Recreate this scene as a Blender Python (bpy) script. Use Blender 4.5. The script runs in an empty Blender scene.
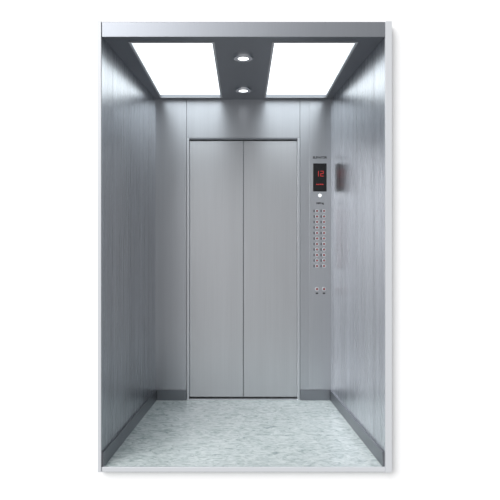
import bpy, bmesh, math
from mathutils import Vector, Matrix
sc = bpy.context.scene
sc.view_settings.view_transform = 'Standard'
sc.view_settings.look = 'None'

# ------------------------------------------------------------- materials
def newmat(name):
    m = bpy.data.materials.new(name); m.use_nodes = True
    nt = m.node_tree
    return m, nt, nt.nodes['Principled BSDF']

def simple(name, col, rough=0.5, metal=0.0, emit=None, es=0.0, spec=0.5):
    m, nt, b = newmat(name)
    b.inputs['Base Color'].default_value = (*col, 1)
    b.inputs['Roughness'].default_value = rough
    b.inputs['Metallic'].default_value = metal
    b.inputs['Specular IOR Level'].default_value = spec
    if emit:
        b.inputs['Emission Color'].default_value = (*emit, 1)
        b.inputs['Emission Strength'].default_value = es
    return m

def steel(name, col, rough=0.3, vary=0.035, aniso=0.6, band=0.0):
    m, nt, b = newmat(name)
    N, L = nt.nodes, nt.links
    tc = N.new('ShaderNodeTexCoord')
    def noise(scale, detail):
        mp = N.new('ShaderNodeMapping'); mp.inputs['Scale'].default_value = scale
        L.new(tc.outputs['Object'], mp.inputs['Vector'])
        no = N.new('ShaderNodeTexNoise'); no.inputs['Scale'].default_value = 1.0
        no.inputs['Detail'].default_value = detail
        L.new(mp.outputs['Vector'], no.inputs['Vector']); return no
    def rng(no, a, b_):
        r = N.new('ShaderNodeMapRange'); r.inputs['From Min'].default_value = 0.25; r.inputs['From Max'].default_value = 0.75
        r.inputs['To Min'].default_value = a; r.inputs['To Max'].default_value = b_
        L.new(no.outputs['Fac'], r.inputs['Value']); return r
    fine = noise((260, 260, 2.0), 3); wide = noise((14, 14, 0.25), 2)
    r1 = rng(fine, 1-vary, 1+vary); r2 = rng(wide, 1-band, 1+band)
    mu = N.new('ShaderNodeMath'); mu.operation = 'MULTIPLY'
    L.new(r1.outputs['Result'], mu.inputs[0]); L.new(r2.outputs['Result'], mu.inputs[1])
    mx = N.new('ShaderNodeVectorMath'); mx.operation = 'SCALE'
    mx.inputs[0].default_value = col
    L.new(mu.outputs['Value'], mx.inputs['Scale'])
    L.new(mx.outputs['Vector'], b.inputs['Base Color'])
    rr = rng(fine, rough - 0.03, rough + 0.03)
    L.new(rr.outputs['Result'], b.inputs['Roughness'])
    b.inputs['Metallic'].default_value = 1.0
    if aniso:
        b.inputs['Anisotropic'].default_value = aniso
        tg = N.new('ShaderNodeCombineXYZ'); tg.inputs[2].default_value = 1.0
        L.new(tg.outputs['Vector'], b.inputs['Tangent'])
    return m

M_side = steel('brushed_steel_side', (0.49, 0.507, 0.538), 0.28, band=0.12)
M_back = steel('brushed_steel_back', (0.485, 0.502, 0.533), 0.34, band=0.03)
M_door = steel('brushed_steel_door', (0.57, 0.583, 0.608), 0.34, band=0.02)
M_jamb = steel('brushed_steel_jamb', (0.62, 0.64, 0.67), 0.35)
M_base = steel('kick_plate_steel', (0.25, 0.262, 0.285), 0.4, aniso=0)
M_ceil = steel('ceiling_steel', (0.28, 0.293, 0.32), 0.38, aniso=0)
M_frame = simple('frame_aluminium', (0.60, 0.615, 0.64), 0.4, 0.15)
M_chrome = simple('chrome', (0.8, 0.82, 0.85), 0.15, 1.0)
M_gap = simple('seam_dark', (0.16, 0.165, 0.175), 0.6)
M_black = simple('display_glass', (0.008, 0.008, 0.01), 0.12)
M_ink = simple('engraved_ink', (0.03, 0.03, 0.035), 0.5)
M_red = simple('red_led', (0.4, 0.02, 0.02), 0.4, 0, (1, 0.04, 0.03), 0.3)
M_diff = simple('light_diffuser', (0.9, 0.93, 0.95), 0.4, 0, (0.92, 0.98, 1.0), 1.9)
M_bulb = simple('spot_lens', (1, 1, 1), 0.3, 0, (1, 1, 1), 3)
M_button = simple('button_ring', (0.85, 0.85, 0.88), 0.3, 0.7)
M_cap = simple('button_cap', (0.22, 0.22, 0.24), 0.35, 1.0)
M_lit = simple('button_led', (0.3, 0.03, 0.03), 0.4, 0, (0.5, 0.04, 0.04), 0.15)

M_white, nt, b = newmat('backdrop_white')  # for the added white backdrop
b.inputs['Base Color'].default_value = (0.92, 0.92, 0.92, 1); b.inputs['Roughness'].default_value = 0.9
no = nt.nodes.new('ShaderNodeTexNoise'); no.inputs['Scale'].default_value = 60
bp = nt.nodes.new('ShaderNodeBump'); bp.inputs['Strength'].default_value = 0.01
nt.links.new(no.outputs['Fac'], bp.inputs['Height']); nt.links.new(bp.outputs['Normal'], b.inputs['Normal'])

# marble floor
M_floor, nt, b = newmat('pale_green_marble')
N, L = nt.nodes, nt.links
tc = N.new('ShaderNodeTexCoord')
mp = N.new('ShaderNodeMapping'); mp.inputs['Scale'].default_value = (9, 17, 1); mp.inputs['Rotation'].default_value = (0, 0, 0.45)
L.new(tc.outputs['Object'], mp.inputs['Vector'])
n1 = N.new('ShaderNodeTexNoise'); n1.inputs['Scale'].default_value = 1.4; n1.inputs['Detail'].default_value = 9
n1.inputs['Roughness'].default_value = 0.66; n1.inputs['Distortion'].default_value = 1.8
L.new(mp.outputs['Vector'], n1.inputs['Vector'])
cr = N.new('ShaderNodeValToRGB')
cr.color_ramp.elements[0].position = 0.33; cr.color_ramp.elements[0].color = (0.27, 0.34, 0.34, 1)
cr.color_ramp.elements[1].position = 0.60; cr.color_ramp.elements[1].color = (0.69, 0.75, 0.745, 1)
e = cr.color_ramp.elements.new(0.46); e.color = (0.52, 0.59, 0.59, 1)
L.new(n1.outputs['Fac'], cr.inputs['Fac']); L.new(cr.outputs['Color'], b.inputs['Base Color'])
b.inputs['Roughness'].default_value = 0.15

# ------------------------------------------------------------- mesh builder
class MB:
    def __init__(s): s.bm = bmesh.new(); s.mats = []
    def mi(s, m):
        if m not in s.mats: s.mats.append(m)
        return s.mats.index(m)
    def prism(s, pts, z0, z1, m):
        lo = [s.bm.verts.new((x, y, z0)) for x, y in pts]
        hi = [s.bm.verts.new((x, y, z1)) for x, y in pts]
        n = len(pts); fs = [s.bm.faces.new(lo), s.bm.faces.new(hi)]
        for i in range(n):
            fs.append(s.bm.faces.new((lo[i], lo[(i+1) % n], hi[(i+1) % n], hi[i])))
        k = s.mi(m)
        for f in fs: f.material_index = k
        return s
    def box(s, x0, x1, y0, y1, z0, z1, m):
        return s.prism([(x0, y0), (x1, y0), (x1, y1), (x0, y1)], z0, z1, m)
    def cyl(s, c, r, h, axis, m, r2=None, seg=32):
        rot = Matrix.Rotation(math.pi/2, 4, 'X') if axis == 'Y' else Matrix.Identity(4)
        d = bmesh.ops.create_cone(s.bm, cap_ends=True, segments=seg, radius1=r, radius2=r if r2 is None else r2,
                                  depth=h, matrix=Matrix.Translation(c) @ rot)
        k = s.mi(m); fs = set()
        for v in d['verts']: fs.update(v.link_faces)
        for f in fs: f.material_index = k
    def ring(s, c, ro, ri, h, axis, m, seg=40):
        k = s.mi(m); vs = []
        for i in range(seg):
            a = 2*math.pi*i/seg; ca, sa = math.cos(a), math.sin(a); row = []
            for r, t in ((ro, -h/2), (ro*0.97, h/2), (ri, h/2), (ri, -h/2)):
                p = (c[0]+r*ca, c[1]+r*sa, c[2]-t) if axis == 'Z' else (c[0]+r*ca, c[1]-t, c[2]+r*sa)
                row.append(s.bm.verts.new(p))
            vs.append(row)
        for i in range(seg):
            A, B = vs[i], vs[(i+1) % seg]
            for j in range(4):
                f = s.bm.faces.new((A[j], B[j], B[(j+1) % 4], A[(j+1) % 4])); f.material_index = k
    def done(s, name, parent=None, bevel=0):
        bmesh.ops.recalc_face_normals(s.bm, faces=s.bm.faces)
        me = bpy.data.meshes.new(name); s.bm.to_mesh(me); s.bm.free()
        for m in s.mats: me.materials.append(m)
        o = bpy.data.objects.new(name, me); sc.collection.objects.link(o)
        if parent: o.parent = parent
        if bevel:
            md = o.modifiers.new('bevel', 'BEVEL'); md.width = bevel; md.segments = 2
            md.limit_method = 'ANGLE'
        return o

def empty(name, loc=(0, 0, 0)):
    o = bpy.data.objects.new(name, None); o.location = loc; o.empty_display_size = 0.1
    sc.collection.objects.link(o); return o

D = 1.40; HF = 0.818; HB = 0.727; H = 2.485
def hw(y): return HF + (HB-HF)*y/D

# ------------------------------------------------------------- side walls
for side, nm in ((-1, 'wall_left'), (1, 'wall_right')):
    b_ = MB()
    b_.prism([(side*(hw(0)+.002), 0.0), (side*(hw(D)+.002), D), (side*(hw(D)+.018), D), (side*(hw(0)+.018), 0.0)], 0, 2.56, M_gap)
    ys = [0.0, 0.21, 0.62, 1.03, D]
    for i in range(4):
        a = ys[i] + (0.002 if i else 0); c = ys[i+1] - (0.002 if i < 3 else 0)
        b_.prism([(side*hw(a), a), (side*hw(c), c), (side*(hw(c)+.002), c), (side*(hw(a)+.002), a)], 0.0, 2.56, M_side)
    b_.done(nm)
    k = MB(); t = 0.012
    k.prism([(side*(hw(0.0)-.0005), 0.0), (side*(hw(D)-.0005), D), (side*(hw(D)-t), D-.0), (side*(hw(0)-t), 0.0)], 0.001, 0.085, M_base)
    k.done('baseboard_left' if side < 0 else 'baseboard_right')

# ------------------------------------------------------------- back wall
DW = 0.447; DH = 2.165; JW = 0.467
b_ = MB()
yb = D + 0.001
b_.box(-0.79, -JW-0.003, yb, yb+0.10, 0, 2.56, M_back)
b_.box(JW+0.003, 0.79, yb, yb+0.10, 0, 2.56, M_back)
b_.box(-JW, JW, yb, yb+0.10, DH+0.003, 2.56, M_back)
b_.box(-0.79, 0.79, yb+0.10, yb+0.13, 0, 2.56, M_gap)
b_.done('wall_back')

# door frame
t1 = MB()
t1.box(-JW, -DW, D-0.004, yb+0.095, 0, DH, M_jamb)
t1.box(DW, JW, D-0.004, yb+0.095, 0, DH, M_jamb)
t1.box(-DW, DW, D-0.004, yb+0.095, DH-0.012, DH, M_base)  # head in dark steel, paints the shadow line above the doors
t1.done('trim_door_frame', bevel=0.002)
# doors
dr = empty('door_1', (0, D+0.05, 0))
for s_, nm in ((-1, 'door_leaf_left'), (1, 'door_leaf_right')):
    m = MB(); x0, x1 = sorted((s_*0.0018, s_*(DW-0.001)))
    m.box(x0, x1, -0.030, 0.02, 0.02, DH-0.018, M_door)
    m.done(nm, dr, 0.002)
m = MB(); m.box(-DW, DW, D-0.004, D+0.09, 0.0005, 0.012, M_jamb)
for i in range(3):
    m.box(-DW+.002, DW-.002, D+0.005+i*0.012, D+0.008+i*0.012, 0.0115, 0.0125, M_gap)
m.done('trim_door_sill')

m = MB()
m.box(-0.713, -JW-0.002, D-0.012, D, 0.001, 0.085, M_base)
m.box(JW+0.002, 0.713, D-0.012, D, 0.001, 0.085, M_base)
m.done('baseboard_back')

# ------------------------------------------------------------- floor
m = MB()
m.prism([(-HF, 0.0), (HF, 0.0), (HB, D), (-HB, D)], -0.03, 0.0, M_floor)
m.done('floor')

# ------------------------------------------------------------- ceiling with openings
c = MB()
PX0, PX1, PY0, PY1 = 0.175, 0.675, 0.075, 1.335
e_ = 0.0005
c.prism([(-hw(0)+e_, 0), (hw(0)-e_, 0), (hw(PY0)-e_, PY0), (-hw(PY0)+e_, PY0)], H, H+0.085, M_ceil)
c.prism([(-hw(PY1)+e_, PY1), (hw(PY1)-e_, PY1), (hw(D)-e_, D), (-hw(D)+e_, D)], H, H+0.085, M_ceil)
c.box(-PX0, PX0, PY0, PY1, H, H+0.085, M_ceil)
for s_ in (-1, 1):
    c.prism([(s_*PX1, PY0), (s_*(hw(PY0)-e_), PY0), (s_*(hw(PY1)-e_), PY1), (s_*PX1, PY1)], H, H+0.085, M_ceil)
c.done('ceiling')
for s_ in (-1, 1):
    root = empty('ceiling_light_panel', (s_*(PX0+PX1)/2, (PY0+PY1)/2, H))
    w = (PX1-PX0)/2; l = (PY1-PY0)/2
    m = MB()
    m.box(-w+.002, w-.002, -l+.002, l-.002, 0.022, 0.03, M_diff)
    m.done('diffuser', root)
    m = MB(); f = 0.010
    for (x0, x1, y0, y1) in ((-w-.004, -w+f, -l-.004, l+.004), (w-f, w+.004, -l-.004, l+.004), (-w+f, w-f, -l-.004, -l+f), (-w+f, w-f, l-f, l+.004)):
        m.box(x0, x1, y0, y1, -0.004, 0.0, M_frame)
    m.done('bezel', root, 0.001)

# spotlights
for y in (0.34, 1.10):
    root = empty('recessed_spotlight', (0, y, H))
    m = MB(); m.ring((0, 0, -0.006), 0.062, 0.034, 0.012, 'Z', M_chrome); m.done('trim_ring', root)
    m = MB(); m.cyl((0, 0, -0.004), 0.034, 0.006, 'Z', M_bulb); m.done('lens', root)

# ------------------------------------------------------------- front frame
m = MB()
ZB, ZT = -0.024, 2.572
m.box(-0.838, -0.8185, -0.02, 0.0, ZB, ZT, M_frame)
m.box(0.8185, 0.855, -0.02, 0.0, ZB, ZT, M_frame)
m.box(-0.838, -0.8362, 0.0, 0.06, ZB, ZT, M_frame)
m.box(0.8365, 0.855, 0.0, 0.06, ZB, ZT, M_frame)
m.done('trim_front_posts', bevel=0.0015)
m = MB(); m.box(-0.818, 0.818, -0.012, -0.0005, H-0.002, ZT, M_ceil)
m.done('trim_front_header', bevel=0.003)
m = MB(); m.box(-0.818, 0.818, -0.014, -0.0005, ZB, 0.003, M_frame)
m.done('trim_front_threshold', bevel=0.002)
# white backdrop, added around the car so its frame casts a soft drop shadow
m = MB(); Y0, Y1 = 0.04, 0.10
m.box(-7, -0.8385, Y0, Y1, -4, 7, M_white); m.box(0.8555, 7, Y0, Y1, -4, 7, M_white)
m.box(-0.8385, 0.8555, Y0, Y1, 2.5725, 7, M_white); m.box(-0.8385, 0.8555, Y0, Y1, -4, -0.031, M_white)
m.done('backdrop_front')

# ------------------------------------------------------------- control panel
cx = (319.5-243)/121.0
def Z(py): return 1.29-(py-244)/121.0
root = empty('elevator_control_panel', (cx, D, 0))
M_plate = steel('control_plate_steel', (0.505, 0.522, 0.553), 0.34)
m = MB(); m.box(-0.085, 0.085, -0.003, 0.0008, 0.09, 2.47, M_plate); m.done('faceplate', root, 0.001)
m = MB(); m.box(-0.056, 0.056, -0.008, -0.0028, Z(191.5), Z(163.5), M_black); m.done('display', root, 0.002)
def seg(mb, x, z, w, h, on, t=0.0045):
    S = {'a': (x, x+w, z+h-t, z+h), 'd': (x, x+w, z, z+t), 'g': (x, x+w, z+h/2-t/2, z+h/2+t/2),
         'f': (x, x+t, z+h/2, z+h), 'e': (x, x+t, z, z+h/2), 'b': (x+w-t, x+w, z+h/2, z+h), 'c': (x+w-t, x+w, z, z+h/2)}
    for k in on:
        a = S[k]; mb.box(a[0], a[1], -0.0095, -0.0078, a[2], a[3], M_red)
m = MB()
seg(m, -0.032, Z(176.5), 0.022, 0.045, 'bc'); seg(m, 0.004, Z(176.5), 0.026, 0.045, 'abged')
m.done('floor_digits', root)
m = MB()
for i in range(4):
    m.box(-0.03+i*0.016, -0.02+i*0.016, -0.0095, -0.0078, Z(185), Z(184), M_red)
m.done('status_marks', root)
def text(s, z, size, nm):
    cu = bpy.data.curves.new(nm, 'FONT'); cu.body = s; cu.size = size; cu.align_x = 'CENTER'; cu.extrude = 0.0004
    cu.offset = 0.0012
    cu.materials.append(M_ink)
    o = bpy.data.objects.new(nm, cu); sc.collection.objects.link(o); o.parent = root
    o.location = (0, -0.0036, z); o.rotation_euler = (math.pi/2, 0, 0)
text('ELEVATOR', Z(158.5), 0.024, 'label_top'); text('1000 kg', Z(204), 0.020, 'label_load')
m = MB(); m.cyl((0, -0.005, Z(195.5)), 0.014, 0.006, 'Y', simple('pilot_lamp', (0.9, 0.9, 0.9), 0.3, 0, (1, 1, 1), 0.6)); m.done('pilot_lamp', root)
m = MB()
def button(x, z, r=0.015):
    m.ring((x, -0.006, z), r, r*0.66, 0.007, 'Y', M_button, 24)
    m.cyl((x, -0.0055, z), r*0.66, 0.005, 'Y', M_cap, seg=20)
    m.cyl((x, -0.0085, z), r*0.4, 0.002, 'Y', M_lit, seg=12)
for i in range(11):
    z = Z(211+i*5.5)
    for x in (-0.024, 0.034):
        button(x, z)
        m.box(x-0.028, x-0.019, -0.0038, -0.0028, z-0.010, z+0.010, M_ink)
for x in (-0.024, 0.034):
    button(x, Z(289), 0.016)
    m.box(x-0.01, x+0.01, -0.0038, -0.0028, Z(294), Z(292.5), M_ink)
m.done('buttons', root)

# ------------------------------------------------------------- lights
w = bpy.data.worlds.new('World'); sc.world = w; w.use_nodes = True
w.node_tree.nodes['Background'].inputs['Color'].default_value = (0.985, 0.99, 1.0, 1)
w.node_tree.nodes['Background'].inputs['Strength'].default_value = 0.46
sl = bpy.data.lights.new('backdrop_lamp', 'SUN'); sl.energy = 3.4; sl.angle = math.radians(50)  # added lamp: whitens the backdrop and offsets the drop shadow
so = bpy.data.objects.new('backdrop_lamp', sl); sc.collection.objects.link(so)
so.rotation_euler = Vector((0.7, 1.0, -0.75)).to_track_quat('-Z', 'Y').to_euler()
so.location = (-3, -5, 5)

# ------------------------------------------------------------- camera
cd = bpy.data.cameras.new('camera'); co = bpy.data.objects.new('camera', cd); sc.collection.objects.link(co)
co.location = (0, -3.27, 1.29); co.rotation_euler = (math.pi/2, 0, 0)
cd.sensor_width = 36; cd.lens = 565/500*36
cd.shift_x = 6.7/500; cd.shift_y = -6/500
sc.camera = co
